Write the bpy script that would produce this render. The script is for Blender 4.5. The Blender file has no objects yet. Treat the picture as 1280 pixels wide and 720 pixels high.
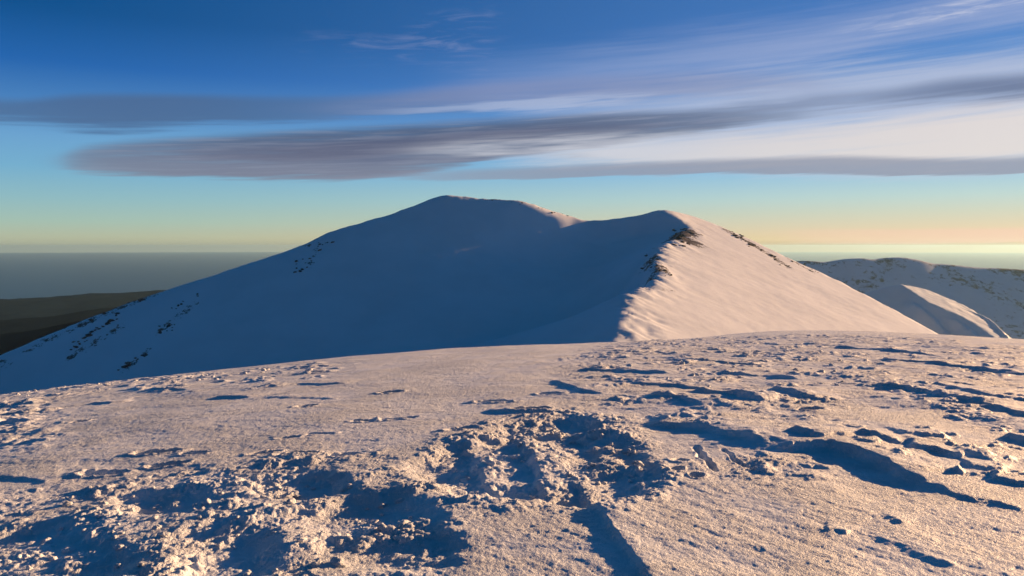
import bpy, math, random
import numpy as np
from mathutils import Vector
from mathutils.geometry import delaunay_2d_cdt

random.seed(7)
rng = np.random.default_rng(11)
C = bpy.context.scene.collection
F = 1005.0
PITCH = math.atan(52 / F)
EH = 1.7
SUN_AZ, SUN_EL = math.radians(60), math.radians(11.0)
SX, SY, SZ = math.sin(SUN_AZ) * math.cos(SUN_EL), math.cos(SUN_AZ) * math.cos(SUN_EL), math.sin(SUN_EL)


# ------------------------------------------------------------------ helpers
def ray(px, py):
    dx, dy = (px - 640) / F, -(py - 360) / F
    cp, sp = math.cos(PITCH), math.sin(PITCH)
    y = cp + dy * sp
    z = -sp + dy * cp
    return dx / y, z / y


def at(px, py, Y):
    s, t = ray(px, py)
    return (s * Y, Y, t * Y + EH)


_perm = np.random.default_rng(3).permutation(4096).astype(np.int64)


def _h(i, j, seed=0):
    return _perm[(_perm[(i + seed * 131) & 4095] + j) & 4095]


_ang = np.linspace(0, 2 * np.pi, 4096, endpoint=False)
_gx, _gy = np.cos(_ang), np.sin(_ang)


def perlin(x, y, seed=0):
    xi, yi = np.floor(x), np.floor(y)
    xf, yf = x - xi, y - yi
    xi, yi = xi.astype(np.int64), yi.astype(np.int64)
    u = xf * xf * xf * (xf * (xf * 6 - 15) + 10)
    v = yf * yf * yf * (yf * (yf * 6 - 15) + 10)

    def g(a, b, dx, dy):
        h = _h(a, b, seed)
        return _gx[h] * dx + _gy[h] * dy
    n00 = g(xi, yi, xf, yf)
    n10 = g(xi + 1, yi, xf - 1, yf)
    n01 = g(xi, yi + 1, xf, yf - 1)
    n11 = g(xi + 1, yi + 1, xf - 1, yf - 1)
    a = n00 + u * (n10 - n00)
    b = n01 + u * (n11 - n01)
    return (a + v * (b - a)) * 1.5


def fbm(x, y, o=4, seed=0, gain=.5):
    r, a, t = 0, 1, 0
    for k in range(o):
        r = r + a * perlin(x * 2 ** k + 17.3 * k, y * 2 ** k - 9.1 * k, seed + k)
        t += a
        a *= gain
    return r / t


def lumps(x, y, cell, seed=0, fill=.8):
    """domes of random size and height, like heaped snow crumbs"""
    x, y = x / cell, y / cell
    xi, yi = np.floor(x).astype(np.int64), np.floor(y).astype(np.int64)
    out = np.zeros_like(x)
    for a in (-1, 0, 1):
        for b in (-1, 0, 1):
            h = _h(xi + a, yi + b, seed)
            h2 = _h(xi + a, yi + b, seed + 5)
            h3 = _h(xi + a, yi + b, seed + 9)
            px = xi + a + (h / 4096.)
            py = yi + b + (h2 / 4096.)
            r = .35 + .6 * (h3 / 4096.)
            on = ((h ^ h3) & 4095) < fill * 4096
            d2 = (x - px) ** 2 + (y - py) ** 2
            q = np.clip(1 - d2 / (r * r), 0, None)
            out = np.maximum(out, np.where(on, np.sqrt(q) * r, 0))
    return out * cell


def smooth01(t):
    t = np.clip(t, 0, 1)
    return t * t * (3 - 2 * t)


def poly_line_dist(x, y, pts):
    """unsigned distance, signed side (positive = left of travel), arc parameter 0..1"""
    best = np.full(x.shape, 1e18)
    side = np.ones(x.shape)
    par = np.zeros(x.shape)
    L = [0]
    for a, b in zip(pts, pts[1:]):
        L.append(L[-1] + math.hypot(b[0] - a[0], b[1] - a[1]))
    for k, (a, b) in enumerate(zip(pts, pts[1:])):
        dx, dy = b[0] - a[0], b[1] - a[1]
        l2 = dx * dx + dy * dy + 1e-12
        t = np.clip(((x - a[0]) * dx + (y - a[1]) * dy) / l2, 0, 1)
        ex, ey = x - a[0] - t * dx, y - a[1] - t * dy
        d2 = ex * ex + ey * ey
        m = d2 < best
        best = np.where(m, d2, best)
        side = np.where(m, np.sign(dx * (y - a[1]) - dy * (x - a[0])), side)
        par = np.where(m, (L[k] + t * math.sqrt(l2)) / L[-1], par)
    return np.sqrt(best), side, par


def poly_sd(x, y, pts):
    """signed distance to polygon, positive inside"""
    d, _, _ = poly_line_dist(x, y, list(pts) + [pts[0]])
    ins = np.zeros(x.shape, bool)
    n = len(pts)
    for i in range(n):
        x1, y1 = pts[i]
        x2, y2 = pts[(i + 1) % n]
        if y1 == y2:
            continue
        c = ((y1 > y) != (y2 > y)) & (x < (x2 - x1) * (y - y1) / (y2 - y1) + x1)
        ins ^= c
    return np.where(ins, d, -d)


def grid_mesh(name, X, Y, Z, mat, kind='structure', wrap=False, attrs=None, label=None, cat=None):
    nr, nc = X.shape
    co = np.stack([X, Y, Z], -1).reshape(-1, 3).astype(np.float32)
    i = np.arange(nr - 1)[:, None] * nc
    if wrap:
        j = np.arange(nc)
        j2 = (j + 1) % nc
    else:
        j = np.arange(nc - 1)
        j2 = j + 1
    q = np.stack([i + j, i + j2, i + nc + j2, i + nc + j], -1).reshape(-1, 4)
    me = bpy.data.meshes.new(name)
    me.vertices.add(len(co))
    me.vertices.foreach_set('co', co.ravel())
    me.loops.add(q.size)
    me.loops.foreach_set('vertex_index', q.ravel().astype(np.int32))
    me.polygons.add(len(q))
    me.polygons.foreach_set('loop_start', (np.arange(len(q)) * 4).astype(np.int32))
    me.polygons.foreach_set('use_smooth', np.ones(len(q), bool))
    me.update(calc_edges=True)
    for k, v in (attrs or {}).items():
        a = me.attributes.new(k, 'FLOAT', 'POINT')
        a.data.foreach_set('value', v.ravel().astype(np.float32))
    me.materials.append(mat)
    o = bpy.data.objects.new(name, me)
    C.objects.link(o)
    if kind:
        o['kind'] = kind
    if label:
        o['label'] = label
        o['category'] = cat
    return o


# ------------------------------------------------------------------ node helper
class NT:
    def __init__(s, tree):
        s.t = tree
        s.n = tree.nodes
        s.l = tree.links

    def new(s, typ, **kw):
        n = s.n.new(typ)
        for k, v in kw.items():
            setattr(n, k, v)
        return n

    def put(s, sock, v):
        if hasattr(v, 'is_output'):
            s.l.new(v, sock)
        elif v is not None:
            sock.default_value = v

    def m(s, op, a, b=None, c=None, clamp=False):
        n = s.new('ShaderNodeMath', operation=op, use_clamp=clamp)
        s.put(n.inputs[0], a)
        s.put(n.inputs[1], b)
        s.put(n.inputs[2], c)
        return n.outputs[0]

    def ss(s, v, lo, hi, a=0., b=1.):
        n = s.new('ShaderNodeMapRange', interpolation_type='SMOOTHSTEP')
        s.put(n.inputs[0], v)
        for k, w in zip((1, 2, 3, 4), (lo, hi, a, b)):
            s.put(n.inputs[k], w)
        return n.outputs[0]

    def mix(s, f, a, b, bt='MIX'):
        n = s.new('ShaderNodeMix', data_type='RGBA', blend_type=bt)
        s.put(n.inputs[0], f)
        s.put(n.inputs[6], a)
        s.put(n.inputs[7], b)
        return n.outputs[2]

    def xyz(s, x, y, z=0.):
        n = s.new('ShaderNodeCombineXYZ')
        for k, v in enumerate((x, y, z)):
            s.put(n.inputs[k], v)
        return n.outputs[0]

    def noise(s, vec, scale, detail=4., rough=.5, dist=0.):
        n = s.new('ShaderNodeTexNoise')
        s.put(n.inputs['Vector'], vec)
        n.inputs['Scale'].default_value = scale
        n.inputs['Detail'].default_value = detail
        n.inputs['Roughness'].default_value = rough
        n.inputs['Distortion'].default_value = dist
        return n.outputs[0]

    def ramp(s, v, stops, interp='LINEAR'):
        n = s.new('ShaderNodeValToRGB')
        r = n.color_ramp
        r.interpolation = interp
        while len(r.elements) < len(stops):
            r.elements.new(1)
        for e, (p, c) in zip(r.elements, stops):
            e.position = p
            e.color = (*c, 1) if len(c) == 3 else c
        s.put(n.inputs[0], v)
        return n.outputs[0]

    def curve(s, v, pts):
        n = s.new('ShaderNodeFloatCurve')
        c = n.mapping.curves[0]
        n.mapping.use_clip = False
        while len(c.points) < len(pts):
            c.points.new(.5, .5)
        for p, (x, y) in zip(c.points, pts):
            p.location = (x, y)
            p.handle_type = 'AUTO_CLAMPED'
        n.mapping.update()
        s.put(n.inputs['Value'], v)
        return n.outputs[0]


def lin(r, g, b):
    f = lambda c: (c / 255 / 12.92) if c / 255 <= .04045 else ((c / 255 + .055) / 1.055) ** 2.4
    return (f(r), f(g), f(b))


# ------------------------------------------------------------------ materials
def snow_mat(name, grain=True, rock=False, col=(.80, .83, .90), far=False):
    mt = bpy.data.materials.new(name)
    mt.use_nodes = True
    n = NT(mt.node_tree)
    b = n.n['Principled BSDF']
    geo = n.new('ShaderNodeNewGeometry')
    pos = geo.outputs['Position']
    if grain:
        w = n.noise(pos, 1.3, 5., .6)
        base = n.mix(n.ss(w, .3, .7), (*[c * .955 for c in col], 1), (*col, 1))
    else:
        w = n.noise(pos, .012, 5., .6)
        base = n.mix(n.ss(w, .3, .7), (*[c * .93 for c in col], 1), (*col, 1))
    b.inputs['Roughness'].default_value = .5
    b.inputs['Specular IOR Level'].default_value = .5 if grain else .2
    if grain:
        n1 = n.noise(pos, 34., 4., .65)
        n2 = n.noise(pos, 110., 3., .6)
        h = n.m('ADD', n.m('MULTIPLY', n1, .75), n.m('MULTIPLY', n2, .34))
        h = n.m('MULTIPLY', h, n.m('ADD', .45, n.ss(n.noise(pos, .9, 3., .6, .8), .35, .65)))
        bp = n.new('ShaderNodeBump')
        bp.inputs['Strength'].default_value = 1.
        bp.inputs['Distance'].default_value = .04
        n.l.new(h, bp.inputs['Height'])
        n.l.new(bp.outputs[0], b.inputs['Normal'])
    if rock:
        at_ = n.new('ShaderNodeAttribute', attribute_name='rock')
        rn = n.noise(pos, .09 if not far else .03, 6., .7)
        rn2 = n.noise(pos, .35, 4., .6)
        thr = n.m('ADD', at_.outputs['Fac'], n.m('MULTIPLY', n.m('SUBTRACT', rn, .5), 1.5))
        thr = n.m('ADD', thr, n.m('MULTIPLY', n.m('SUBTRACT', rn2, .5), .7))
        f = n.ss(thr, .52, .66)
        rc = n.mix(rn2, (.05, .042, .038, 1), (.16, .135, .115, 1))
        base = n.mix(f, base, rc)
        hn = n.noise(pos, .15, 6., .65)
        bp = n.new('ShaderNodeBump')
        bp.inputs['Strength'].default_value = .6
        n.l.new(n.m('ADD', .35, n.m('MULTIPLY', f, 3.)), bp.inputs['Distance'])
        n.l.new(hn, bp.inputs['Height'])
        n.l.new(bp.outputs[0], b.inputs['Normal'])
    n.put(b.inputs['Base Color'], base)
    return mt


def plain_mat(name, c1, c2, scale, rough=.9, bump=0.):
    mt = bpy.data.materials.new(name)
    mt.use_nodes = True
    n = NT(mt.node_tree)
    b = n.n['Principled BSDF']
    geo = n.new('ShaderNodeNewGeometry')
    w = n.noise(geo.outputs['Position'], scale, 6., .65)
    n.put(b.inputs['Base Color'], n.mix(n.ss(w, .35, .65), (*c1, 1), (*c2, 1)))
    b.inputs['Roughness'].default_value = rough
    b.inputs['Specular IOR Level'].default_value = .1 if scale > .1 else 0.
    if bump:
        bp = n.new('ShaderNodeBump')
        bp.inputs['Distance'].default_value = bump
        n.l.new(w, bp.inputs['Height'])
        n.l.new(bp.outputs[0], b.inputs['Normal'])
    return mt


M_snow = snow_mat('wind_packed_snow')
M_mtn = snow_mat('mountain_snow', grain=False, rock=True)
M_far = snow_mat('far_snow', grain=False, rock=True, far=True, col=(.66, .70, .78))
M_rock = plain_mat('dark_rock', (.035, .03, .028), (.13, .11, .095), .8, .85, .3)
M_forest = plain_mat('dark_moor', (.002, .005, .008), (.007, .012, .016), .004)
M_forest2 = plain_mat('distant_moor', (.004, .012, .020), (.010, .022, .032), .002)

# ------------------------------------------------------------------ camera, sun
cam = bpy.data.cameras.new('camera')
cam.sensor_width = 36
cam.lens = F / 1280 * 36
cam.clip_start = .1
cam.clip_end = 200000
co = bpy.data.objects.new('camera', cam)
co.location = (0, 0, EH)
co.rotation_euler = (math.pi / 2 - PITCH, 0, 0)
C.objects.link(co)
bpy.context.scene.camera = co

sl = bpy.data.lights.new('sun', 'SUN')
sl.energy = 4.4
sl.angle = math.radians(.55)
sl.color = (1, .59, .28)
so = bpy.data.objects.new('sun', sl)
so.rotation_euler = Vector((SX, SY, SZ)).to_track_quat('Z', 'Y').to_euler()
C.objects.link(so)

# ------------------------------------------------------------------ sky
W = bpy.data.worlds.new('World')
bpy.context.scene.world = W
W.use_nodes = True
n = NT(W.node_tree)
bg = n.n['Background']
EXPO = 1.25
KE = 2 ** EXPO
BS = .1                                    # background strength
g_ = n.new('ShaderNodeTexCoord').outputs['Generated']
sp = n.new('ShaderNodeSeparateXYZ')
n.l.new(g_, sp.inputs[0])
dx, dy, dz = sp.outputs
hyp = n.m('SQRT', n.m('ADD', n.m('MULTIPLY', dx, dx), n.m('MULTIPLY', dy, dy)))
hyp = n.m('MAXIMUM', hyp, 1e-4)
u = n.m('ARCTAN2', dx, dy)
w = n.m('DIVIDE', dz, hyp)


def U(px):
    return math.atan((px - 640) / F)


def Wv(px, py):
    s, t = ray(px, py)
    return t * math.cos(math.atan(s))


ucoef = n.m('MULTIPLY_ADD', u, 1 / 1.6, .5)          # 0..1 over +-0.8 rad


def ucn(px):
    return U(px) / 1.6 + .5


# clear sky: three elevation ramps (left edge, right edge, behind)
WM = 1.
def st(rows, px):
    return [(max(0., min(1., Wv(px, y) / WM)), lin(*c)) for y, c in rows]


wr = n.m('DIVIDE', w, WM, clamp=True)
left = n.ramp(wr, st([(308, (176, 178, 150)), (296, (182, 188, 160)), (275, (164, 192, 178)), (245, (142, 186, 194)), (205, (116, 174, 206)),
                      (165, (106, 162, 207)), (120, (70, 127, 188)), (70, (30, 98, 172)), (0, (2, 78, 140))], 0) + [(.55, (.0, .05, .165)), (1., (.0, .052, .128))])
right = n.ramp(wr, st([(308, (196, 140, 90)), (299, (236, 204, 150)), (285, (230, 206, 170)), (262, (208, 210, 188)), (240, (188, 212, 208)),
                       (205, (152, 196, 224)), (165, (130, 178, 222)), (120, (110, 158, 216)), (70, (92, 142, 205)), (0, (72, 124, 194))], 1280) + [(.55, (.01, .09, .28)), (1., (.0, .052, .128))])
back = n.ramp(wr, [(0, lin(44, 92, 132)), (.06, lin(30, 84, 132)), (.25, lin(8, 66, 118)), (1., (.0, .052, .128))])
fu = n.ss(u, U(0) - .05, U(1280) + .1)
clear = n.mix(fu, left, right)
uback = n.m('ABSOLUTE', n.m('SUBTRACT', u, .45))
clear = n.mix(n.ss(uback, 1.1, 2.2), clear, back)

# high streaky cloud
SL = .055
uw = n.m('SUBTRACT', w, n.m('MULTIPLY', u, SL))
cv = n.xyz(n.m('MULTIPLY', u, 2.2), n.m('MULTIPLY', uw, 34.), 0.)
nz = n.noise(cv, 1.6, 7., .55, .25)
cv2 = n.xyz(n.m('MULTIPLY', u, 5.5), n.m('MULTIPLY', uw, 150.), 3.)
nz2 = n.noise(cv2, 1.3, 6., .6, .1)
cv3 = n.xyz(n.m('MULTIPLY', u, 9.), n.m('MULTIPLY', uw, 60.), 7.)
nz3 = n.noise(cv3, 1.5, 7., .62, .6)
strk = n.m('ADD', n.m('MULTIPLY', n.m('SUBTRACT', nz, .5), .62), n.m('MULTIPLY', n.m('SUBTRACT', nz2, .5), .62))

# warp everything a little with noise so that edges are not ruled
ww = n.m('ADD', w, n.m('MULTIPLY', strk, .016))


def band(tops, bots, ops, st_, sb_, nk=0.):
    """tops/bots: [(px,py)], ops: [(px, opacity)]; soft widths in px"""
    xs = [0.0] + [ucn(p) for p, _ in tops] + [1.0]
    def cur(rows):
        pts = [(ucn(p), Wv(p, y) * 2) for p, y in rows]
        pts = [(0., pts[0][1])] + pts + [(1., pts[-1][1])]
        return n.m('MULTIPLY', n.curve(ucoef, pts), .5)
    T, B = cur(tops), cur(bots)
    op = n.curve(ucoef, [(0., ops[0][1])] + [(ucn(p), o) for p, o in ops] + [(1., ops[-1][1])])
    st_, sb_ = st_ * 1.5, sb_ * 1.3
    a = n.ss(n.m('SUBTRACT', T, ww), -st_ / F, st_ / F)
    b = n.ss(n.m('SUBTRACT', ww, B), -sb_ / F, sb_ / F)
    e = n.m('MULTIPLY', a, b)
    r = n.ss(n.m('MULTIPLY_ADD', strk, nk * 1.15, e), .12, .98)
    r = n.m('MULTIPLY', n.m('MULTIPLY', r, n.ss(e, 0., .3)), op, clamp=True)
    front = n.ss(n.m('ABSOLUTE', u), .8, 1.1, 1., 0.)
    return n.m('MULTIPLY', r, front, clamp=True)


skyc = clear
def lay(col, mask):
    global skyc
    skyc = n.mix(mask, skyc, col if hasattr(col, 'is_output') else (*lin(*col), 1))

# broad pale veil right of the middle
lay((196, 200, 216), band([(560, 190), (640, 150), (800, 110), (1000, 88), (1280, 60)], [(560, 205), (700, 215), (1000, 218), (1280, 218)],
                         [(480, 0), (640, .3), (800, .5), (1000, .62), (1280, .66)], 28, 12, 1.2))
# cream bright part
lay((236, 222, 212), band([(620, 190), (760, 176), (1000, 160), (1130, 142), (1280, 128)], [(620, 205), (900, 208), (1280, 200)],
                         [(560, 0), (700, .4), (900, .6), (1100, .7), (1280, .74)], 18, 12, 1.3))
# cirrus streak to the top right
lay((176, 184, 214), band([(560, 78), (760, 62), (960, 30), (1160, 0), (1280, -30)], [(560, 130), (760, 118), (960, 88), (1160, 50), (1280, 28)],
                         [(480, 0), (640, .2), (800, .36), (1000, .46), (1280, .55)], 32, 28, 1.0))
lay((222, 222, 232), n.m('MULTIPLY', band([(900, 52), (1060, 30), (1180, 8), (1280, -12)], [(900, 66), (1060, 44), (1180, 24), (1280, 8)],
                         [(900, 0), (1080, .4), (1180, .9), (1280, .9)], 10, 10, 1.5), n.ss(nz3, .4, .7)))
# faint wisps
lay((150, 158, 196), n.m('MULTIPLY', band([(360, 38), (480, 44), (560, 14), (640, 10)], [(360, 70), (480, 74), (560, 80), (640, 100)],
                         [(330, 0), (400, .2), (540, .34), (600, .28), (660, 0)], 12, 14, 1.5), n.ss(nz3, .46, .72)))
# upper band, grey blue on the left, lavender on the right
lay((74, 104, 146), band([(0, 124), (120, 118), (400, 121), (640, 112)], [(0, 152), (120, 160), (300, 154), (640, 140)],
                        [(0, .8), (150, .9), (350, .75), (560, .35), (700, 0)], 7, 9, 1.2))
lay((134, 142, 178), band([(300, 124), (640, 100), (820, 92), (980, 92), (1100, 100)], [(300, 142), (640, 132), (820, 124), (980, 118), (1100, 118)],
                        [(280, 0), (450, .35), (640, .6), (850, .55), (1000, .3), (1120, 0)], 12, 14, .9))
# dark patch at the right edge
lay((104, 118, 152), band([(800, 150), (940, 124), (1100, 112), (1200, 98), (1280, 92)], [(800, 156), (940, 142), (1100, 134), (1200, 128), (1280, 122)],
                        [(780, 0), (900, .5), (1060, .7), (1180, .9), (1280, .95)], 9, 12, 1.0))
# main dark lenticular band
body = n.mix(n.ss(ww, Wv(400, 222), Wv(400, 165)), (*lin(122, 122, 142), 1), (*lin(78, 90, 120), 1))
body = n.mix(n.m('MULTIPLY', n.ss(nz2, .46, .64), .45), body, (*lin(140, 144, 164), 1))
lay(body, band([(40, 196), (120, 182), (250, 172), (400, 162), (640, 148), (850, 138), (1000, 134)],
               [(40, 206), (120, 216), (250, 222), (400, 224), (560, 214), (640, 196), (850, 170), (1000, 150)],
               [(30, 0), (90, .5), (160, .85), (500, .92), (700, .88), (860, .75), (980, .45), (1100, 0)], 8, 6, 1.4))
lay((92, 88, 112), band([(200, 186), (400, 178), (640, 162), (900, 152)], [(200, 200), (400, 200), (640, 176), (900, 160)],
                       [(160, 0), (300, .4), (640, .5), (900, .3), (1000, 0)], 8, 8, 1.6))
# pale filaments between the dark band and the low bar, and above the band
lay((206, 208, 218), n.m('MULTIPLY', band([(380, 190), (520, 180), (700, 168), (900, 160)], [(380, 206), (520, 212), (700, 210), (900, 200)],
                       [(420, 0), (540, .35), (660, .8), (800, .8), (950, 0)], 9, 7, 1.2), n.ss(nz, .40, .64)))
lay((172, 186, 216), n.m('MULTIPLY', band([(420, 128), (640, 120), (900, 112), (1060, 108)], [(420, 142), (640, 140), (900, 130), (1060, 122)],
                       [(380, 0), (560, .5), (760, .7), (960, .6), (1080, 0)], 6, 6, 1.6), n.ss(nz, .44, .6)))
lay((90, 98, 128), n.m('MULTIPLY', band([(560, 196), (700, 192), (760, 192)], [(560, 208), (700, 204), (760, 202)],
                       [(380, 0), (520, .7), (680, .7), (760, 0)], 5, 4, 1.6), n.ss(nz, .4, .6)))
# thin low bar
lay((142, 148, 168), band([(440, 216), (640, 210), (800, 203), (1000, 196), (1280, 196)], [(440, 225), (640, 224), (800, 220), (1000, 217), (1280, 217)],
                        [(400, 0), (540, .55), (700, .8), (1000, .85), (1280, .85)], 5, 2.2, .8))
# low streaks near the horizon on the right
lay((242, 200, 176), band([(900, 290), (1050, 286), (1280, 285)], [(900, 300), (1050, 304), (1280, 304)],
                        [(880, 0), (1020, .45), (1200, .8), (1280, .85)], 3, 2, 1.5))
lay((196, 176, 152), band([(900, 304), (1280, 304)], [(900, 308.5), (1280, 309)],
                        [(900, 0), (1020, .5), (1280, .7)], 1.5, 1.5, .8))

ns = n.new('ShaderNodeTexSky', sky_type='NISHITA', sun_disc=False)
ns.sun_elevation = SUN_EL
ns.sun_rotation = SUN_AZ
ns.altitude = 900
ns.dust_density = 1.
ns.ozone_density = 3.
# the graded colours are given as display values: bring them to scene radiance at background strength BS
sc_ = 1 / (KE * BS)
graded = n.mix(1., skyc, (sc_, sc_, sc_, 1), 'MULTIPLY')
tot = n.mix(.02, graded, ns.outputs[0])
n.l.new(tot, bg.inputs['Color'])
bg.inputs['Strength'].default_value = BS

# ------------------------------------------------------------------ terrain tools
def tin(points, edges, X, Y):
    """height by interpolating a constrained triangulation of control points"""
    v2 = [Vector((p[0], p[1])) for p in points]
    vs, es, fs, ov, oe, of = delaunay_2d_cdt(v2, edges, [], 0, 1e-3)
    zs = []
    for k, o in enumerate(ov):
        zs.append(points[o[0]][2] if o else 0.)
    Z = np.full(X.shape, np.nan)
    x0, y0 = X[0, 0], Y[0, 0]
    dxs, dys = X[0, 1] - X[0, 0], Y[1, 0] - Y[0, 0]
    for f in fs:
        a, b, c = [(vs[i][0], vs[i][1], zs[i]) for i in f]
        i0 = max(0, int((min(a[0], b[0], c[0]) - x0) / dxs))
        i1 = min(X.shape[1] - 1, int((max(a[0], b[0], c[0]) - x0) / dxs) + 1)
        j0 = max(0, int((min(a[1], b[1], c[1]) - y0) / dys))
        j1 = min(X.shape[0] - 1, int((max(a[1], b[1], c[1]) - y0) / dys) + 1)
        if i1 < i0 or j1 < j0:
            continue
        xx, yy = X[j0:j1 + 1, i0:i1 + 1], Y[j0:j1 + 1, i0:i1 + 1]
        det = (b[1] - c[1]) * (a[0] - c[0]) + (c[0] - b[0]) * (a[1] - c[1])
        if abs(det) < 1e-9:
            continue
        l1 = ((b[1] - c[1]) * (xx - c[0]) + (c[0] - b[0]) * (yy - c[1])) / det
        l2 = ((c[1] - a[1]) * (xx - c[0]) + (a[0] - c[0]) * (yy - c[1])) / det
        l3 = 1 - l1 - l2
        m = (l1 >= -1e-6) & (l2 >= -1e-6) & (l3 >= -1e-6)
        sub = Z[j0:j1 + 1, i0:i1 + 1]
        sub[m] = (l1 * a[2] + l2 * b[2] + l3 * c[2])[m]
    return Z


def blur(Z, sig):
    r = int(sig * 3) + 1
    k = np.exp(-.5 * (np.arange(-r, r + 1) / sig) ** 2)
    k /= k.sum()
    P = np.pad(Z, ((r, r), (0, 0)), 'edge')
    A = sum(k[i] * P[i:i + Z.shape[0]] for i in range(2 * r + 1))
    P = np.pad(A, ((0, 0), (r, r)), 'edge')
    return sum(k[i] * P[:, i:i + Z.shape[1]] for i in range(2 * r + 1))


SEA = -600.

# ------------------------------------------------------------------ main mountain
def faceD(px, py):
    """depth at which the ray meets the sunlit flank's plane through the second summit"""
    s, t = ray(px, py)
    return 231.1 / (.267 - .303 * s - t)


sky_l = [(-60, 470, 1050), (0, 441, 1080), (100, 400, 1130), (160, 377, 1165), (215, 358, 1200), (265, 343, 1230), (300, 331, 1250), (340, 318, 1275), (380, 304, 1300),
         (408, 289, 1315), (440, 280, 1335), (480, 268, 1360), (510, 257, 1380), (535, 247, 1390), (555, 241, 1400)]
sky_m = [(572, 242, 1402), (600, 246, 1404), (635, 247, 1404), (660, 251, 1406), (690, 262, 1412), (712, 268, 1414), (735, 275, 1410)]
sky_c = [(760, 274, 1404), (790, 269, 1398), (815, 262, 1392), (832, 261, 1392)]
sky_r = [(855, 266), (880, 274), (910, 286), (935, 297), (960, 310), (990, 324), (1020, 337), (1050, 351), (1080, 367), (1110, 383), (1140, 399), (1172, 417), (1230, 450)]
sky_r = [(x, y, min(faceD(x, y), 1430) if x < 900 else faceD(x, y)) for x, y in sky_r]
rid = [(862, 284), (848, 296), (822, 308), (812, 322), (815, 336), (810, 352), (786, 362), (778, 378), (800, 394), (800, 410), (770, 430), (740, 470)]
rid = [(x, y, faceD(x, y)) for x, y in rid]
pts, edges = [], []


def add_line(rows, connect=True):
    i0 = len(pts)
    for r in rows:
        pts.append(at(*r))
    if connect:
        for k in range(i0, len(pts) - 1):
            edges.append((k, k + 1))
    return i0


i = add_line(sky_l + sky_m + sky_c + sky_r)
iB = i + len(sky_l) + len(sky_m) + len(sky_c) - 1
j = add_line(rid)
edges.append((iB, j))
# lip of the dark face under the lit strip right of the summit
add_line([(646, 251, 1396), (668, 259, 1390), (700, 272, 1386), (716, 279, 1390), (735, 278, 1400)])
for a in [(600, 278, 1340), (622, 281, 1342), (646, 285, 1348), (668, 293, 1344), (700, 305, 1341), (720, 311, 1347), (742, 309, 1356), (570, 284, 1322), (585, 300, 1300), (615, 303, 1306), (646, 307, 1314), (668, 314, 1311), (695, 323, 1309), (555, 317, 1262), (585, 322, 1265), (615, 327, 1270), (646, 331, 1280), (668, 336, 1278)]:
    pts.append(at(*a))
# foot of the shaded face
for px, py, D in [(-250, 640, 1000), (-100, 560, 995), (0, 496, 1005), (100, 490, 1005), (200, 480, 1003), (300, 468, 1000), (400, 455, 998), (500, 447, 995), (600, 440, 995),
                  (680, 434, 1000), (735, 428, 985), (772, 424, 960)]:
    pts.append(at(px, py, D))
# mid face, slightly hollow
for px, py, D in [(560, 340, 1205), (640, 340, 1215), (720, 345, 1225), (470, 350, 1180), (760, 330, 1270), (350, 390, 1120), (250, 420, 1085), (790, 300, 1370), (150, 440, 1060)]:
    pts.append(at(px, py, D))
# sunlit flank lower part and valley
for px, py in [(900, 430), (1000, 440), (1100, 440), (850, 450), (950, 500), (950, 370), (1030, 400), (880, 350)]:
    pts.append(at(px, py, faceD(px, py)))
# far side and valley rim (absolute)
for x, y, z in [(-2200, 900, -600), (-2200, 2400, -610), (-1300, 2100, -520), (-700, 2000, -380), (-100, 1950, -230), (250, 1900, -160), (560, 1750, -190),
                (900, 1500, -300), (1000, 1250, -330), (1100, 900, -330), (1700, 1400, -600), (1700, 600, -560), (1700, 2400, -640), (700, 2400, -620), (0, 2500, -640), (-1000, 2500, -640),
                (-2200, 100, -520), (1700, 100, -520), (-1000, 620, -330), (-600, 560, -240), (-250, 520, -200), (0, 480, -165), (250, 460, -140), (500, 520, -190), (800, 600, -270),
                (-1200, 150, -330), (-500, 150, -160), (0, 150, -75), (500, 150, -90), (1100, 150, -300), (-2200, 1500, -620)]:
    pts.append((x, y, z))
st_ = 3.
gx = np.arange(-1500, 1400 + st_, st_)
gy = np.arange(160, 2300 + st_, st_)
X, Y = np.meshgrid(gx, gy)
Z = tin(pts, edges, X, Y)
Z = np.where(np.isnan(Z), -600, Z)
Z0 = Z
Z = blur(Z, 2.2)
# second, wider blur only far from the crests
crest = [at(*r)[:2] for r in sky_l + sky_m + sky_c + sky_r]
dC, _, pC = poly_line_dist(X, Y, crest)
ridw = [at(832, 261, 1400)[:2]] + [at(*r)[:2] for r in rid]
dR, sR, pR = poly_line_dist(X, Y, ridw)
Zw = blur(Z, 9)
mk = smooth01((np.minimum(dC, dR) - 20) / 60)
Z = Z * (1 - mk) + Zw * mk
Z += 1.6 * fbm(X / 130, Y / 130, 4, 21) * smooth01(dC / 60)
Z += .35 * fbm(X / 14, Y / 14, 3, 25)
# wind-combed streaks running down the sunlit flank
gxn, gyn = .75, -.66
along, across = X * gxn + Y * gyn, -X * gyn + Y * gxn
right_side = (sR > 0)
Z += .22 * fbm(across / 26 + .3 * fbm(along / 150, across / 150, 2, 8), along / 240, 3, 31) * smooth01(dR / 30)
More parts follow.
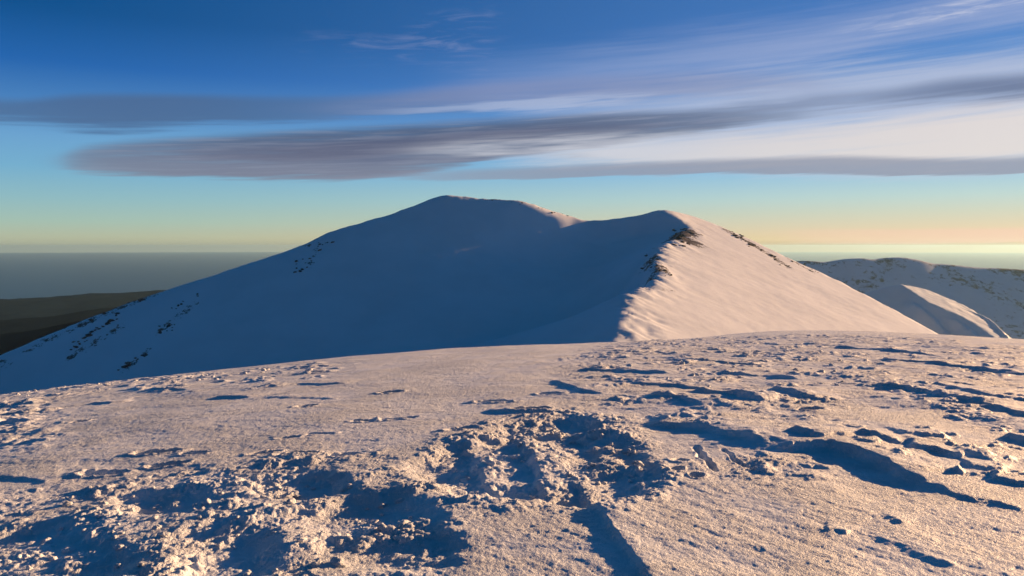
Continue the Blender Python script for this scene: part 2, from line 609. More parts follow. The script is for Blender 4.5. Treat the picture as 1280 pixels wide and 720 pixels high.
# broken ground along the descending ridge
rn = np.exp(-(dR / 26.) ** 2) * smooth01((pR - .08) / .1)
wp = 26 * fbm(X / 70, Y / 70, 3, 39)
rg = fbm((along + wp) / 60, (across + wp) / 24, 5, 41, .6)
Z += rn * 4.5 * rg + np.exp(-(dR / 45.) ** 2) * 2.2 * fbm(along / 130, across / 70, 4, 44, .55) + np.exp(-(dR / 22.) ** 2) * smooth01(pR / .08) * 2.6 * fbm(X / 16, Y / 16, 5, 46, .65)
fr = smooth01(.4 + 2 * fbm(X / 45, Y / 45, 3, 58)) * np.exp(-(dR / 30.) ** 2) * smooth01((pR - .06) / .06) * smooth01((.8 - pR) / .2)
Z += fr * 3.2 * np.abs(fbm(X / 13, Y / 13, 4, 59, .65))
# small bumps along the skyline
Z += np.exp(-(dC / 18.) ** 2) * 1.6 * fbm(X / 22, Y / 22, 4, 47)
# rock showing through the snow
rock = np.zeros_like(Z)
rock += .62 * np.exp(-(dR / 34.) ** 2) * smooth01((pR - .1) / .08) * smooth01((.75 - pR) / .15) * (.55 + 1.1 * fbm(X / 60, Y / 60, 3, 51))


def rockband(rows, wdt, amt, D0=None):
    global rock
    p = []
    for r in rows:
        p.append(at(*r)[:2])
    d, _, t = poly_line_dist(X, Y, p)
    rock = np.maximum(rock, amt * np.exp(-(d / wdt) ** 2))


rockband([(908, 288, faceD(908, 288)), (935, 302, faceD(935, 302)), (965, 320, faceD(965, 320)), (985, 334, faceD(985, 334))], 15, .62)
rockband([(985, 323, faceD(985, 323)), (1020, 342, faceD(1020, 342))], 8, .55)
rockband([(858, 282, 1280), (845, 296, 1215), (862, 304, 1190)], 30, .8)
rockband([(815, 318, 1050), (812, 330, 1000), (832, 340, 960)], 20, .58)
rockband([(600, 248, 1404), (640, 250, 1404), (690, 264, 1410)], 9, .55)
rockband([(378, 308, 1290), (400, 300, 1300), (385, 330, 1230)], 22, .42)
for a, b in [((100, 402, 1120), (190, 370, 1180)), ((30, 436, 1078), (110, 400, 1128)), ((85, 436, 1060), (150, 400, 1110)), ((200, 405, 1100), (240, 378, 1155)), ((155, 462, 1030), (185, 440, 1060)), ((10, 452, 1060), (-20, 450, 1060))]:
    rockband([a, b], 13, .5)
Z += np.clip(rock, 0, 1) * 2.2 * fbm(X / 9, Y / 9, 3, 61)
rock = np.clip(rock * 1.12, 0, 1)
grid_mesh('mountain', X, Y, Z, M_mtn, attrs={'rock': rock})
MX, MY, MZ, mst = gx, gy, Z, st_


def mheight(x, y):
    i, j = (x - MX[0]) / mst, (y - MY[0]) / mst
    a, b = int(i), int(j)
    a = max(0, min(a, len(MX) - 2))
    b = max(0, min(b, len(MY) - 2))
    fa, fb = i - a, j - b
    return float((MZ[b, a] * (1 - fa) + MZ[b, a + 1] * fa) * (1 - fb) + (MZ[b + 1, a] * (1 - fa) + MZ[b + 1, a + 1] * fa) * fb)


def hit_mountain(px, py):
    s, t = ray(px, py)
    D = 500.
    while D < 1900:
        if t * D + EH < mheight(s * D, D):
            return s * D, D
        D += 2.
    return None


# ------------------------------------------------------------------ hills to the right, beyond the mountain
def hill_block(name, sky, D, Dback, foot, footz, mat, st=14., nz=10., xpad=900, spurs=(), rockf=None, slope_pts=None, seed=70):
    P = [at(px, py, D + dd) for px, py, dd in sky]
    x0, x1 = P[0][0], P[-1][0]
    gx = np.arange(x0 - 50, x1 + 50, st)
    gy = np.arange(D - foot, D + Dback, st)
    X, Y = np.meshgrid(gx, gy)
    sx = np.array([p[0] for p in P])
    sy = np.array([p[1] for p in P])
    sz = np.array([p[2] for p in P])
    cy = np.interp(X, sx, sy)
    cz = np.interp(X, sx, sz)
    d = Y - cy
    tf = np.clip(-d / foot, 0, 1)
    tb = np.clip(d / Dback, 0, 1)
    Zf = cz + (footz - cz) * tf ** .95
    Zb = cz + (SEA - 30 - cz) * smooth01(tb)
    Z = np.where(d < 0, Zf, Zb)
    Z = blur(Z, 1.6)
    Z += nz * fbm(X / 420, Y / 420, 5, seed, .55) * smooth01(np.abs(d) / 150)
    Z += nz * .16 * fbm(X / 60, Y / 60, 4, seed + 6)
    Zs = Z.copy()

    def onsurf(px, py, up):
        s_, t_ = ray(px, py)
        Dv = D - foot + 20
        while Dv < D + 300:
            i_ = int((s_ * Dv - gx[0]) / st)
            j_ = int((Dv - gy[0]) / st)
            if 0 <= i_ < len(gx) and 0 <= j_ < len(gy) and t_ * Dv + EH < Zs[j_, i_] + up:
                break
            Dv += 4
        return (s_ * Dv, Dv)
    spl = []
    for sp_ in spurs:
        rows, hh, wr, wl = sp_
        pp = [onsurf(a, b, hh * .8) for a, b, c in rows]
        spl.append(pp)
        dd, sd, t = poly_line_dist(X, Y, pp)
        prof = np.where(sd > 0, np.clip(1 - dd / wr, 0, 1), np.clip(1 - dd / wl, 0, 1))
        Z += hh * prof * smooth01(.15 + t / .4) * (1 + .12 * fbm(X / 60, Y / 60, 3, 5))
    # let the sides fall away
    e = smooth01((X - (x1 - xpad * .6)) / (xpad * .6)) if xpad > 0 else 0
    at_ = {}
    if mat is M_far:
        r = .34 + .48 * fbm(X / 300, Y / 200, 4, seed + 11) + .12 * smooth01(np.clip((X - 2100) / 600, 0, 1)) + .18 * np.exp(-(d / 50) ** 2)
        for (rows, hh, wr, wl), pp in zip(spurs, spl):
            dd, sd, t = poly_line_dist(X, Y, pp)
            r = r - .5 * np.exp(-(dd / (wr * 1.1)) ** 2)
        at_['rock'] = r
    return grid_mesh(name, X, Y, Z, mat, attrs=at_)


right_sky = [(930, 345, 100), (985, 330, 60), (1005, 325.5, 40), (1035, 328, 20), (1060, 323.5, 0), (1080, 322.5, 0), (1098, 325, 0), (1112, 322, 0), (1130, 321.5, 0), (1150, 324.5, 0), (1168, 329.5, 0),
             (1190, 330.5, 0), (1225, 334.5, 0), (1255, 335.5, 0), (1285, 337, 0), (1330, 343, 0), (1420, 352, 0), (1540, 380, 0), (1650, 420, 0)]
spurs = []
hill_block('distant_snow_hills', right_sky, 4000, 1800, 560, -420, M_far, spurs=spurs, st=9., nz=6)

# sunlit spur standing in front of those hills
def spurD(px, py):
    a, b = ray(px, py)
    return 532 / (-b - .315 * a + .277)


sp_R = [(1124, 354), (1140, 364), (1160, 377), (1190, 390), (1215, 402), (1238, 418), (1262, 440)]
sp_S = [(1150, 359), (1172, 366), (1196, 377), (1218, 388), (1240, 403), (1268, 425), (1300, 455)]
PR = [at(a, b, spurD(a, b)) for a, b in sp_R]
PS = [at(a, b, spurD(a, b)) for a, b in sp_S]
spts = PR + PS
sedges = [(k, k + 1) for k in range(len(PR) - 1)] + [(len(PR) + k, len(PR) + k + 1) for k in range(len(PS) - 1)] + [(0, len(PR))]
for k, p in enumerate(PR):
    spts.append((p[0] - 190, p[1] - 120 - 12 * k, p[2] - 165))
    spts.append((p[0] - 420, p[1] - 260 - 12 * k, p[2] - 380))
for k, p in enumerate(PS):
    spts.append((p[0] + 120, p[1] + 160, p[2] - 90))
    spts.append((p[0] + 420, p[1] + 330, p[2] - 330))
spts += [(PR[0][0] - 150, PR[0][1] + 120, PR[0][2] - 60), (PR[0][0] - 380, PR[0][1] + 250, PR[0][2] - 200), (900, 3700, -560), (2700, 3700, -580), (900, 2000, -580), (2900, 2000, -640), (1500, 3700, -480)]
sx_ = np.arange(900, 2700, 6.)
sy_ = np.arange(2050, 3650, 6.)
X, Y = np.meshgrid(sx_, sy_)
Z = tin(spts, sedges, X, Y)
Z = np.where(np.isnan(Z), -600, Z)
Z = blur(Z, 1.3)
dd, _, _ = poly_line_dist(X, Y, [p[:2] for p in PR])
Z += 9 * fbm(X / 160, Y / 160, 5, 131, .6) * smooth01(dd / 120) + 2.5 * fbm(X / 36, Y / 36, 3, 133)


def surf_hit(px, py, up, Z=Z.copy()):
    a, b = ray(px, py)
    Dv = 2100.
    while Dv < 3600:
        i_, j_ = int((a * Dv - sx_[0]) / 6), int((Dv - sy_[0]) / 6)
        if 0 <= i_ < len(sx_) and 0 <= j_ < len(sy_) and b * Dv + EH < Z[j_, i_] + up:
            break
        Dv += 3
    return a * Dv, Dv


for rows, hh, wd in [([(1133, 379), (1148, 389), (1166, 404), (1184, 422)], 22., 26.), ([(1188, 398), (1203, 410), (1218, 424)], 16., 20.), ([(1214, 387), (1232, 397), (1258, 421)], 12., 14.)]:
    pp = [surf_hit(a, b, hh * .6) for a, b in rows]
    d2, _, t = poly_line_dist(X, Y, pp)
    Z += hh * np.clip(1 - d2 / wd, 0, 1) ** .8 * smooth01(.3 + t / .3) * (1 + .3 * fbm(X / 40, Y / 40, 3, 135))
rk = .24 + .42 * fbm(X / 160, Y / 120, 4, 137) - .5 * np.exp(-(dd / 160) ** 2)
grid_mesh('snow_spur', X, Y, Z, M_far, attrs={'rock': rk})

# dark moor on the left
hill_block('near_moor', [(-420, 452, 0), (-200, 434, 0), (-60, 425, 0), (0, 420, 0), (40, 413, 0), (90, 403, 0), (140, 396, 0), (200, 392, 0), (300, 395, 0), (420, 430, 0)],
           2600, 1500, 900, -560, M_forest, st=16., nz=26, seed=90)
hill_block('middle_moor', [(-420, 405, 0), (-150, 402, 0), (0, 401, 0), (60, 396, 0), (120, 386, 0), (190, 382, 0), (300, 383, 0), (420, 392, 0)],
           4600, 1600, 1600, -570, M_forest, st=26., nz=26, seed=95)
hill_block('far_moor', [(-420, 384, 0), (-150, 378, 0), (0, 375, 0), (60, 371.5, 0), (140, 366.5, 0), (210, 362, 0), (290, 361, 0), (400, 366, 0), (520, 380, 0)],
           7400, 1600, 2200, -580, M_forest2, st=40., nz=30, seed=99)

# ------------------------------------------------------------------ sea / lowland out to the horizon
mt = bpy.data.materials.new('hazy_water')
mt.use_nodes = True
q = NT(mt.node_tree)
b = q.n['Principled BSDF']
b.inputs['Base Color'].default_value = (.015, .06, .08, 1)
b.inputs['Roughness'].default_value = .38
b.inputs['IOR'].default_value = 1.333
geo = q.new('ShaderNodeNewGeometry')
hn = q.noise(geo.outputs['Position'], .004, 5., .6)
bp = q.new('ShaderNodeBump')
bp.inputs['Distance'].default_value = 6.
q.l.new(hn, bp.inputs['Height'])
q.l.new(bp.outputs[0], b.inputs['Normal'])
rr = np.concatenate([[0., 500], np.geomspace(1500, 90000, 40)])
th = np.linspace(0, 2 * np.pi, 181)[:-1]
R_, T_ = np.meshgrid(rr, th, indexing='ij')
grid_mesh('sea', R_ * np.sin(T_), R_ * np.cos(T_), np.full(R_.shape, SEA), mt, wrap=True)

# ------------------------------------------------------------------ foreground snow field
KQ = .00272


def base(x, y):
    ay = np.abs(y)
    kq = KQ - (KQ - .0016) * smooth01((x - 1.) / 14.)
    q = np.where(ay < 85, kq * ay * ay, kq * 85 * 85 + (ay - 85) * 2 * kq * 85)
    s = -.118 * 3 * np.logaddexp(0, -x / 3) - .06 * 3 * np.logaddexp(0, (x - 2) / 3)
    s = s + .118 * 3 * math.log(2) + .06 * 3 * np.logaddexp(0, -2 / 3)
    s = s - .0016 * np.clip(np.abs(x) - 26, 0, 120) ** 2
    return .012 * np.clip(y, -200, 200) - q + s


def gpt(px, py):
    s, t = ray(px, py)
    Yv = 1.
    while Yv < 40:
        if t * Yv + EH < float(base(np.array(s * Yv), np.array(Yv))):
            break
        Yv += .01
    else:
        Yv = 27.
    return s * Yv, Yv


def G(rows):
    return [gpt(*r) for r in rows]


az_f = np.arange(-37.5, 37.5, .062)
az_l = np.concatenate([az_f, np.geomspace(.1, 1, 1) + 37.4, np.arange(38.5, 321.6, 1.6)])
az = np.radians(np.unique(np.round(az_l, 4)))
rl = [0.02, .6, 1.2, 1.8, 2.2, 2.5]
r = 2.7
while r < 290:
    rl.append(r)
    r += r * .0021 if r < 34 else (r * .006 if r < 60 else r * .02)
rl = np.array(rl)
R_, A_ = np.meshgrid(rl, az, indexing='ij')
FX, FY = R_ * np.sin(A_), R_ * np.cos(A_)
FZ = base(FX, FY)
dist = R_
nearf = smooth01((45 - dist) / 20)

# gentle swell
FZ += .035 * fbm(FX / 2.6, FY / 2.6, 3, 101) * nearf
# low wind ripples, lying roughly along the sun's direction
FZ += .006 * fbm(FX / .5 + FY * .6, FY / .16, 3, 104) * nearf
FZ += .006 * fbm(FX / .075, FY / .075, 4, 108, .65) * nearf


def sub(pad, pp):
    xs, ys = [p[0] for p in pp], [p[1] for p in pp]
    return (FX > min(xs) - pad) & (FX < max(xs) + pad) & (FY > min(ys) - pad) & (FY < max(ys) + pad)


def region(rows, soft):
    """soft mask of a ground polygon given by pixel corners"""
    pp = G(rows)
    m = np.zeros(FX.shape)
    k = sub(soft * 2, pp)
    x, y = FX[k], FY[k]
    wob = .5 * soft * fbm(x / (soft * 1.5), y / (soft * 1.5), 3, 5)
    m[k] = smooth01((poly_sd(x, y, pp) + wob) / soft * .5 + .5)
    return m


def clumps(mask, a1, a2, seed, cell=.17):
    k = mask > .01
    x, y = FX[k], FY[k]
    wx = x + .03 * fbm(x / .09, y / .09, 2, seed)
    wy = y + .03 * fbm(x / .09 + 9, y / .09, 2, seed + 1)
    big = smooth01(.5 + 2.2 * fbm(x / .42, y / .42, 3, seed + 2))
    l = a1 * lumps(wx, wy, cell * .9, seed + 3, .5) * (.35 + .95 * big)
    l += a2 * lumps(wx, wy, cell * .42, seed + 4, .75) * (.3 + .9 * big)
    l += a2 * .8 * lumps(wx, wy, cell * .19, seed + 6, .8)
    l += .12 * a1 * (big - .5)
    l += .012 * np.abs(fbm(x / .06, y / .06, 3, seed + 8, .6))
    FZ[k] += l * mask[k]


def lip(rows, h, steep=.07, gentle=.9, jag=.05, seed=200, taper=.18, fade=0.):
    """drift edge: gentle on the sunward side, steep on the shadow side (right of travel left->right in the picture)"""
    pp = G(rows)
    k = sub(gentle * 3 + .5, pp)
    x, y = FX[k], FY[k]
    jx = x + jag * fbm(x / .22, y / .22, 4, seed)
    jy = y + jag * fbm(x / .22 + 4, y / .22, 4, seed + 1)
    d, s, t = poly_line_dist(jx, jy, pp)
    tp = smooth01(t / taper) * smooth01((1 - t) / taper)
    tp = tp * (1 - fade * smooth01((t - .4) / .35))
    up = np.exp(-(d / gentle) ** 1.5)
    dn = np.exp(-(d / steep) ** 2) 
    FZ[k] += .62 * h * tp * np.where(s > 0, up, dn)


def pit(px, py, ln, wd, dep, ang=0., rim=.35):
    cx, cy = gpt(px, py)
    k = (np.abs(FX - cx) < 1.2) & (np.abs(FY - cy) < 1.2)
    x, y = FX[k] - cx, FY[k] - cy
    x = x + .02 * fbm(FX[k] / .08, FY[k] / .08, 3, 301)
    y = y + .02 * fbm(FX[k] / .08, FY[k] / .08, 3, 302)
    c, s = math.cos(ang), math.sin(ang)
    a, b_ = (x * c + y * s) / ln, (-x * s + y * c) / wd
    q = np.sqrt(a * a + b_ * b_)
    FZ[k] += -dep * smooth01((1.25 - q) / .55) + dep * rim * np.exp(-((q - 1.45) / .3) ** 2) * (.6 + .8 * fbm(FX[k] / .1, FY[k] / .1, 2, 303))


def trench(rows, wd, dep, seed=400, taper=.12):
    pp = G(rows)
    k = sub(wd * 3 + .3, pp)
    x, y = FX[k], FY[k]
    jx = x + .05 * fbm(x / .2, y / .2, 4, seed)
    jy = y + .05 * fbm(x / .2 + 4, y / .2, 4, seed + 1)
    d, s, t = poly_line_dist(jx, jy, pp)
    tp = smooth01(t / taper) * smooth01((1 - t) / taper)
    FZ[k] += tp * (-dep * smooth01((1.3 - d / wd) / .8) + .1 * dep * np.exp(-((d / wd - 1.5) / .35) ** 2))


def hollow(rows, soft, dep):
    m = region(rows, soft)
    FZ[:] -= dep * m
    return m


# --- big hollows whose sunward rim throws the blue shade
H2 = hollow([(505, 585), (560, 562), (640, 545), (730, 540), (790, 556), (812, 600), (800, 622), (730, 630), (650, 622), (580, 618)], .16, .075)
H1 = hollow([(385, 640), (440, 618), (500, 618), (548, 650), (566, 690), (540, 712), (440, 700), (390, 680)], .16, .05)
H3 = hollow([(600, 545), (640, 528), (720, 522), (750, 532), (700, 545)], .14, .07)
H4 = hollow([(-40, 672), (60, 652), (130, 672), (160, 700), (120, 740), (-40, 740)], .12, .05)
H5 = hollow([(225, 672), (280, 650), (330, 668), (345, 700), (310, 740), (240, 735)], .12, .05)
H6 = hollow([(310, 600), (370, 588), (420, 596), (440, 612), (390, 622), (320, 618)], .12, .06)
H7 = hollow([(150, 620), (220, 608), (260, 622), (230, 640), (160, 640)], .1, .05)
H8 = hollow([(960, 556), (1030, 560), (1100, 586), (1140, 606), (1150, 622), (1090, 628), (1060, 612), (1030, 596), (975, 590)], .14, .02)
lip([(716, 596), (745, 630), (768, 664), (798, 700), (840, 760)], .05, .035, .3, .03, 404, .1)
lip([(648, 540), (672, 572), (684, 606), (680, 624)], .08, .06, .3, .08, 407, .15)
lip([(585, 552), (606, 582), (612, 612)], .075, .06, .3, .08, 408, .15)
lip([(730, 540), (752, 566), (760, 592)], .06, .06, .3, .08, 409, .15)
trench([(868, 558), (880, 576), (896, 592)], .03, .035, 405)
trench([(900, 562), (922, 578), (944, 592)], .022, .025, 406)

# --- drift edges on the right
lip([(950, 566), (990, 561), (1040, 561), (1095, 578), (1150, 602), (1210, 622), (1330, 650)], .125, .06, .6, .05, 210, .14, .72)
lip([(805, 531), (870, 537), (920, 549), (958, 558)], .08, .05, .6, .05, 212)
lip([(950, 562), (962, 575), (960, 598)], .03, .05, .4, .04, 213)
lip([(862, 493), (920, 498), (965, 503)], .085, .05, .6, .04, 214)
lip([(800, 497), (850, 500), (885, 510)], .07, .05, .6, .04, 215)
lip([(780, 480), (850, 483), (900, 490)], .06, .05, .6, .05, 216)
lip([(720, 462), (790, 466), (850, 470)], .07, .05, .7, .06, 217)
lip([(960, 490), (1000, 495), (1030, 500)], .09, .06, .5, .05, 218)
lip([(1035, 434), (1100, 438), (1190, 446)], .07, .06, 1., .05, 219)
lip([(1080, 449), (1150, 455), (1220, 462), (1330, 474)], .07, .06, 1., .07, 220)
lip([(1075, 481), (1130, 487), (1190, 499), (1250, 512), (1330, 530)], .08, .06, .8, .06, 221)
lip([(1150, 480), (1210, 492), (1320, 512)], .05, .05, .6, .06, 222)
lip([(985, 545), (1010, 550), (1035, 557)], .07, .05, .4, .04, 223)
lip([(1068, 548), (1095, 552), (1118, 562)], .07, .05, .35, .04, 224)
lip([(1120, 549), (1155, 550), (1190, 553)], .065, .05, .35, .03, 225)
lip([(1135, 566), (1170, 568), (1200, 577)], .075, .05, .35, .04, 226)
lip([(1190, 568), (1225, 574), (1250, 580)], .04, .05, .3, .04, 227)
lip([(1205, 586), (1235, 588), (1262, 592)], .05, .05, .3, .03, 228)
lip([(1255, 545), (1275, 550), (1310, 560)], .08, .06, .4, .04, 229)
lip([(1235, 600), (1270, 606), (1300, 610)], .05, .05, .3, .03, 230)
lip([(830, 450), (900, 452), (960, 456)], .05, .05, .6, .06, 231)
lip([(890, 468), (960, 470), (1010, 474)], .06, .05, .6, .06, 232)
lip([(1085, 668), (1130, 682), (1170, 700), (1210, 712)], .02, .04, .2, .03, 233)
lip([(1030, 662), (1048, 664), (1064, 668)], .02, .03, .1, .02, 234)
lip([(1100, 642), (1118, 650), (1132, 656)], .02, .03, .1, .02, 235)
lip([(690, 476), (730, 490), (770, 494)], .05, .05, .5, .04, 236)
lip([(600, 514), (640, 516), (700, 514)], .05, .05, .5, .04, 237)
# left half: low edges
lip([(-30, 512), (20, 508), (50, 504)], .05, .05, .5, .05, 240)
lip([(110, 505), (140, 504), (170, 500)], .05, .05, .6, .03, 241)
lip([(265, 497), (300, 497), (315, 498)], .05, .05, .5, .03, 242)
lip([(325, 497), (370, 497), (430, 498)], .025, .06, .6, .03, 243)
lip([(185, 487), (215, 487), (240, 488)], .04, .06, .6, .03, 244)
lip([(370, 480), (410, 481), (440, 480)], .035, .06, .6, .03, 245)
lip([(-10, 596), (60, 602), (110, 592), (150, 580)], .03, .05, .35, .03, 246)
lip([(400, 620), (440, 616), (500, 614), (550, 640), (570, 690)], .025, .06, .3, .05, 247)

# --- boot marks and kicked-up crumbs
for a in [(196, 566, .19, .07, .07), (243, 567, .13, .06, .05), (210, 581, .15, .06, .06), (128, 592, .18, .07, .07), (100, 527, .10, .06, .06), (382, 508, .12, .08, .04),
          (455, 527, .12, .05, .05), (495, 524, .18, .05, .06), (617, 501, .20, .07, .07), (488, 490, .14, .08, .06), (688, 492, .14, .06, .05), (664, 513, .2, .08, .06),
          (372, 568, .16, .06, .05), (330, 566, .12, .05, .05), (430, 570, .12, .05, .04), (400, 543, .12, .04, .03), (360, 548, .10, .04, .03), (575, 536, .14, .05, .05),
          (850, 580, .06, .05, .04), (1012, 512, .12, .06, .05), (845, 592, .05, .04, .04), (870, 597, .05, .04, .04), (1165, 483, .14, .07, .06), (1265, 490, .14, .05, .04)]:
    pit(*a[:5], ang=random.uniform(-.1, .35))

# --- crumbly fields
C1 = region([(-60, 622), (60, 612), (150, 600), (240, 586), (330, 574), (430, 562), (490, 572), (525, 600), (585, 626), (600, 648), (570, 668), (590, 690), (520, 712), (520, 760), (-60, 760)], .30)
clumps(C1 * (.35 + .65 * smooth01(.5 + 2.6 * fbm(FX / .55, FY / .55, 3, 503))), .19, .38, 500, .095)
C2 = region([(512, 580), (560, 544), (640, 520), (720, 508), (790, 530), (815, 560), (840, 600), (830, 625), (760, 640), (640, 636), (560, 625)], .25)
clumps(C2 * (1 - .3 * H2), .17, .36, 520, .095)
C3 = region([(690, 452), (800, 425), (1000, 418), (1190, 424), (1300, 436), (1300, 545), (1180, 525), (1080, 512), (1020, 560), (1010, 600), (900, 600), (870, 545), (790, 520), (740, 495)], .6)
brk = smooth01(.35 + 3.0 * fbm(FX / 1.1, FY / .8, 4, 540))
clumps(C3 * brk, .10, .17, 545, .16)
FZ += C3 * .06 * (fbm(FX / 1.5, FY / .55, 4, 548, .6))
C4 = region([(-80, 478), (150, 470), (300, 462), (430, 450), (440, 470), (330, 486), (200, 492), (60, 500), (-80, 530)], .7)
clumps(C4 * smooth01(.3 + 2.5 * fbm(FX / .8, FY / 1., 3, 560)), .11, .14, 562, .24)
C5 = region([(1050, 535), (1300, 535), (1300, 620), (1180, 600), (1090, 580)], .3)
clumps(C5 * smooth01(.1 + 2.5 * fbm(FX / .4, FY / .4, 3, 570)), .18, .24, 572, .11)
C6 = region([(-60, 505), (60, 500), (60, 560), (-60, 560)], .5)
clumps(C6 * .6, .3, .3, 580, .2)
FZ += .004 * smooth01(.5 + 5 * fbm(FX / .9 + FY / 3, FY / .5, 4, 585)) * nearf
# ploughed-looking fine relief at the bottom right
C7 = region([(640, 650), (900, 600), (1300, 660), (1400, 800), (600, 800)], .5)
FZ += C7 * .007 * fbm((FX * .55 - FY * .83) / .6, (FX * .83 + FY * .55) / .1, 4, 590)
snow = grid_mesh('snow_field', FX, FY, FZ, M_snow, wrap=True)

# ------------------------------------------------------------------ loose snow chunks and rocks
def blob_mesh(name, mat, seed, rough=.35, flat=.7, sub_=3, sharp=False):
    import bmesh
    bm = bmesh.new()
    bmesh.ops.create_icosphere(bm, subdivisions=sub_, radius=1)
    r_ = random.Random(seed)
    ox, oy = r_.uniform(0, 50), r_.uniform(0, 50)
    co_ = np.array([v.co[:] for v in bm.verts])
    n1 = perlin(co_[:, 0] * 1.1 + ox, co_[:, 1] * 1.1 + co_[:, 2] * 1.7 + oy, seed)
    n2 = perlin(co_[:, 0] * 2.7 + oy, co_[:, 2] * 2.7 - co_[:, 1] * 2 + ox, seed + 1)
    n3 = perlin(co_[:, 1] * 6 + oy, co_[:, 2] * 6 + co_[:, 0] * 3 + ox, seed + 2)
    k = 1 + rough * (n1 + .6 * n2 + .35 * n3)
    if sharp:
        k = 1 + rough * (np.abs(n1) * 1.6 - .4 + .7 * np.round(n2 * 3) / 3 + .3 * n3)
    for v, q_ in zip(bm.verts, k):
        v.co = Vector((v.co.x * q_, v.co.y * q_ * .85, v.co.z * q_ * flat))
    for f in bm.faces:
        f.smooth = not sharp
    me = bpy.data.meshes.new(name)
    bm.to_mesh(me)
    bm.free()
    me.materials.append(mat)
    return me


chunk_me = [blob_mesh('snow_chunk', M_snow, 700 + k, .42, .72) for k in range(6)]
rock_me = [blob_mesh('rock', M_rock, 800 + k, .4, .62, 2, True) for k in range(6)]


FZi = FZ
def fheight(x, y):
    rr_ = math.hypot(x, y)
    aa = math.atan2(x, y)
    i = int(np.searchsorted(rl, rr_))
    azs = (az + math.pi) % (2 * math.pi) - math.pi if False else az
    a2 = aa if aa >= az[0] else aa + 2 * math.pi
    j = int(np.searchsorted(az, a2))
    i = min(max(i, 0), len(rl) - 1)
    j = min(max(j, 0), len(az) - 1)
    return float(FZ[i, j])


def inpoly(x, y, pp):
    return bool(poly_sd(np.array([x]), np.array([y]), pp)[0] > 0)


def scatter_chunks(rows, count, smin, smax, label, group):
    pp = G(rows)
    xs, ys = [p[0] for p in pp], [p[1] for p in pp]
    k = 0
    while k < count:
        x, y = random.uniform(min(xs), max(xs)), random.uniform(min(ys), max(ys))
        if not inpoly(x, y, pp):
            continue
        s = smin * (smax / smin) ** (random.random() ** 1.8)
        o = bpy.data.objects.new('snow_chunk', random.choice(chunk_me))
        o.location = (x, y, fheight(x, y) + s * .15)
        o.scale = (s * random.uniform(.8, 1.3), s, s * random.uniform(.7, 1.1))
        o.rotation_euler = (random.uniform(-.4, .4), random.uniform(-.4, .4), random.uniform(0, 6.28))
        o['label'] = label
        o['category'] = 'snow chunk'
        o['group'] = group
        C.objects.link(o)
        k += 1


scatter_chunks([(0, 640), (150, 610), (330, 600), (480, 600), (520, 640), (500, 719), (0, 719)], 110, .014, .038,
               'small rounded chunk of snow in the rough bottom left corner', 'snow chunks in the bottom left corner')
scatter_chunks([(500, 575), (620, 530), (740, 530), (800, 570), (810, 610), (700, 625), (560, 615)], 70, .016, .042,
               'small snow chunk in the shaded central hollow', 'snow chunks in the central hollow')
scatter_chunks([(740, 455), (1000, 436), (1180, 440), (1000, 510), (850, 520)], 60, .02, .055,
               'snow chunk on the broken drifts below the sunlit flank', 'snow chunks on the right hand drifts')
scatter_chunks([(10, 486), (200, 474), (400, 458), (410, 466), (200, 484), (10, 497)], 45, .025, .06,
               'pale snow lump along the left crest against the dark slope', 'snow lumps along the left crest')


def rocks_at(rows, count, jit, smin, smax, label, group):
    for k in range(count):
        a = random.uniform(0, len(rows) - 1 - 1e-6)
        i_ = int(a)
        f_ = a - i_
        px = rows[i_][0] * (1 - f_) + rows[i_ + 1][0] * f_ + random.gauss(0, jit)
        py = rows[i_][1] * (1 - f_) + rows[i_ + 1][1] * f_ + random.gauss(0, jit * .5)
        h = hit_mountain(px, py)
        if not h:
            continue
        s = 1.45 * smin * (smax / smin) ** (random.random() ** 1.5)
        o = bpy.data.objects.new('rock_outcrop', random.choice(rock_me))
        o.location = (h[0], h[1], mheight(*h) - s * .12)
        o.scale = (s * random.uniform(1, 1.8), s, s * random.uniform(.6, 1.))
        o.rotation_euler = (random.uniform(-.3, .3), random.uniform(-.3, .3), random.uniform(0, 6.28))
        o['label'] = label
        o['category'] = 'rock'
        o['group'] = group
        C.objects.link(o)


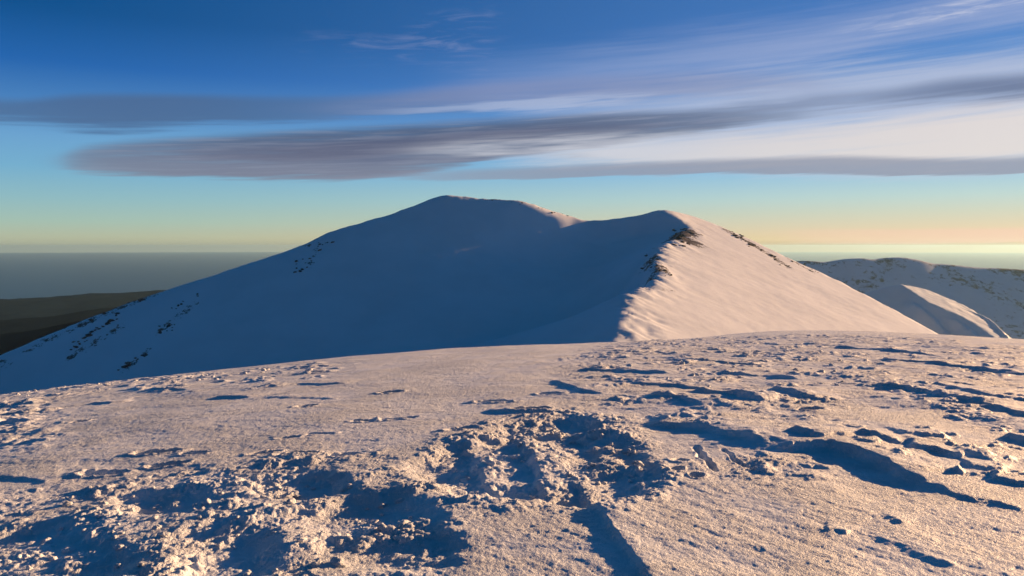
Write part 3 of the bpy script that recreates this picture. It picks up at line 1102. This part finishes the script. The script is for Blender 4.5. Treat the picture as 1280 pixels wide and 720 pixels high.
rocks_at([(86, 438), (118, 416), (152, 392)], 22, 3, 1., 3.2, 'dark rock in the long streak on the lower left spur', 'rocks in the long left streak')
rocks_at([(60, 415), (110, 398), (180, 370)], 20, 3, 1., 3., 'dark rock along the left skyline of the mountain', 'rocks on the left skyline')
rocks_at([(150, 462), (165, 452), (182, 442)], 9, 1.5, 1., 2.6, 'dark rock in the small patch just above the snow crest', 'rocks just above the crest')
rocks_at([(196, 423), (208, 412), (218, 400)], 10, 4, .8, 2.2, 'dark rock in the middle patch of the left spur', 'rocks in the middle left patch')
rocks_at([(215, 388), (235, 377), (250, 368)], 9, 2, .8, 2., 'dark rock in the upper thin streak of the left spur', 'rocks in the upper left streak')
rocks_at([(374, 342), (388, 322), (400, 306), (412, 302)], 18, 6, .8, 2.4, 'dark rock under the kink of the left ridge', 'rocks under the ridge kink')
rocks_at([(600, 251), (645, 252), (690, 264), (715, 272)], 12, 2, .6, 1.8, 'dark rock on the summit ridge near its lit edge', 'rocks on the summit ridge')
rocks_at([(855, 287), (842, 298), (862, 300), (850, 310)], 30, 6, .8, 2.8, 'dark rock on the knob below the second summit', 'rocks on the knob')
rocks_at([(812, 318), (815, 334), (835, 344)], 18, 6, .7, 2.0, 'dark rock on the edge between lit and shaded snow', 'rocks on the shadow edge')
rocks_at([(912, 290), (932, 300), (955, 316), (985, 334)], 34, 2.5, .8, 2.6, 'dark rock in the band under the right shoulder', 'rocks under the right shoulder')
rocks_at([(985, 324), (1005, 334), (1022, 342)], 10, 1.5, .6, 1.8, 'dark rock at the edge of the right shoulder', 'rocks at the right edge')

# ------------------------------------------------------------------ haze
hz = bpy.data.materials.new('haze')
hz.use_nodes = True
q = NT(hz.node_tree)
q.n.remove(q.n['Principled BSDF'])
pv = q.new('ShaderNodeVolumePrincipled')
pv.inputs['Color'].default_value = (.45, .76, .94, 1)
pv.inputs['Density'].default_value = 1.45e-5
pv.inputs['Anisotropy'].default_value = .4
q.l.new(pv.outputs[0], q.n['Material Output'].inputs['Volume'])
import bmesh
bm = bmesh.new()
bmesh.ops.create_cube(bm, size=1)
me = bpy.data.meshes.new('haze')
for v in bm.verts:
    v.co = Vector((v.co.x * 184000, v.co.y * 184000, -702 if v.co.z < 0 else 118))
bm.to_mesh(me)
bm.free()
me.materials.append(hz)
ho = bpy.data.objects.new('haze', me)
ho['kind'] = 'stuff'
C.objects.link(ho)

# ------------------------------------------------------------------ render settings
S = bpy.context.scene
S.view_settings.view_transform = 'Standard'
S.view_settings.look = 'None'
S.view_settings.gamma = 1
S.view_settings.exposure = EXPO
S.cycles.use_denoising = True
S.cycles.denoiser = 'OPENIMAGEDENOISE'
S.cycles.max_bounces = 6
S.cycles.diffuse_bounces = 3
S.cycles.volume_bounces = 1
S.cycles.use_adaptive_sampling = True
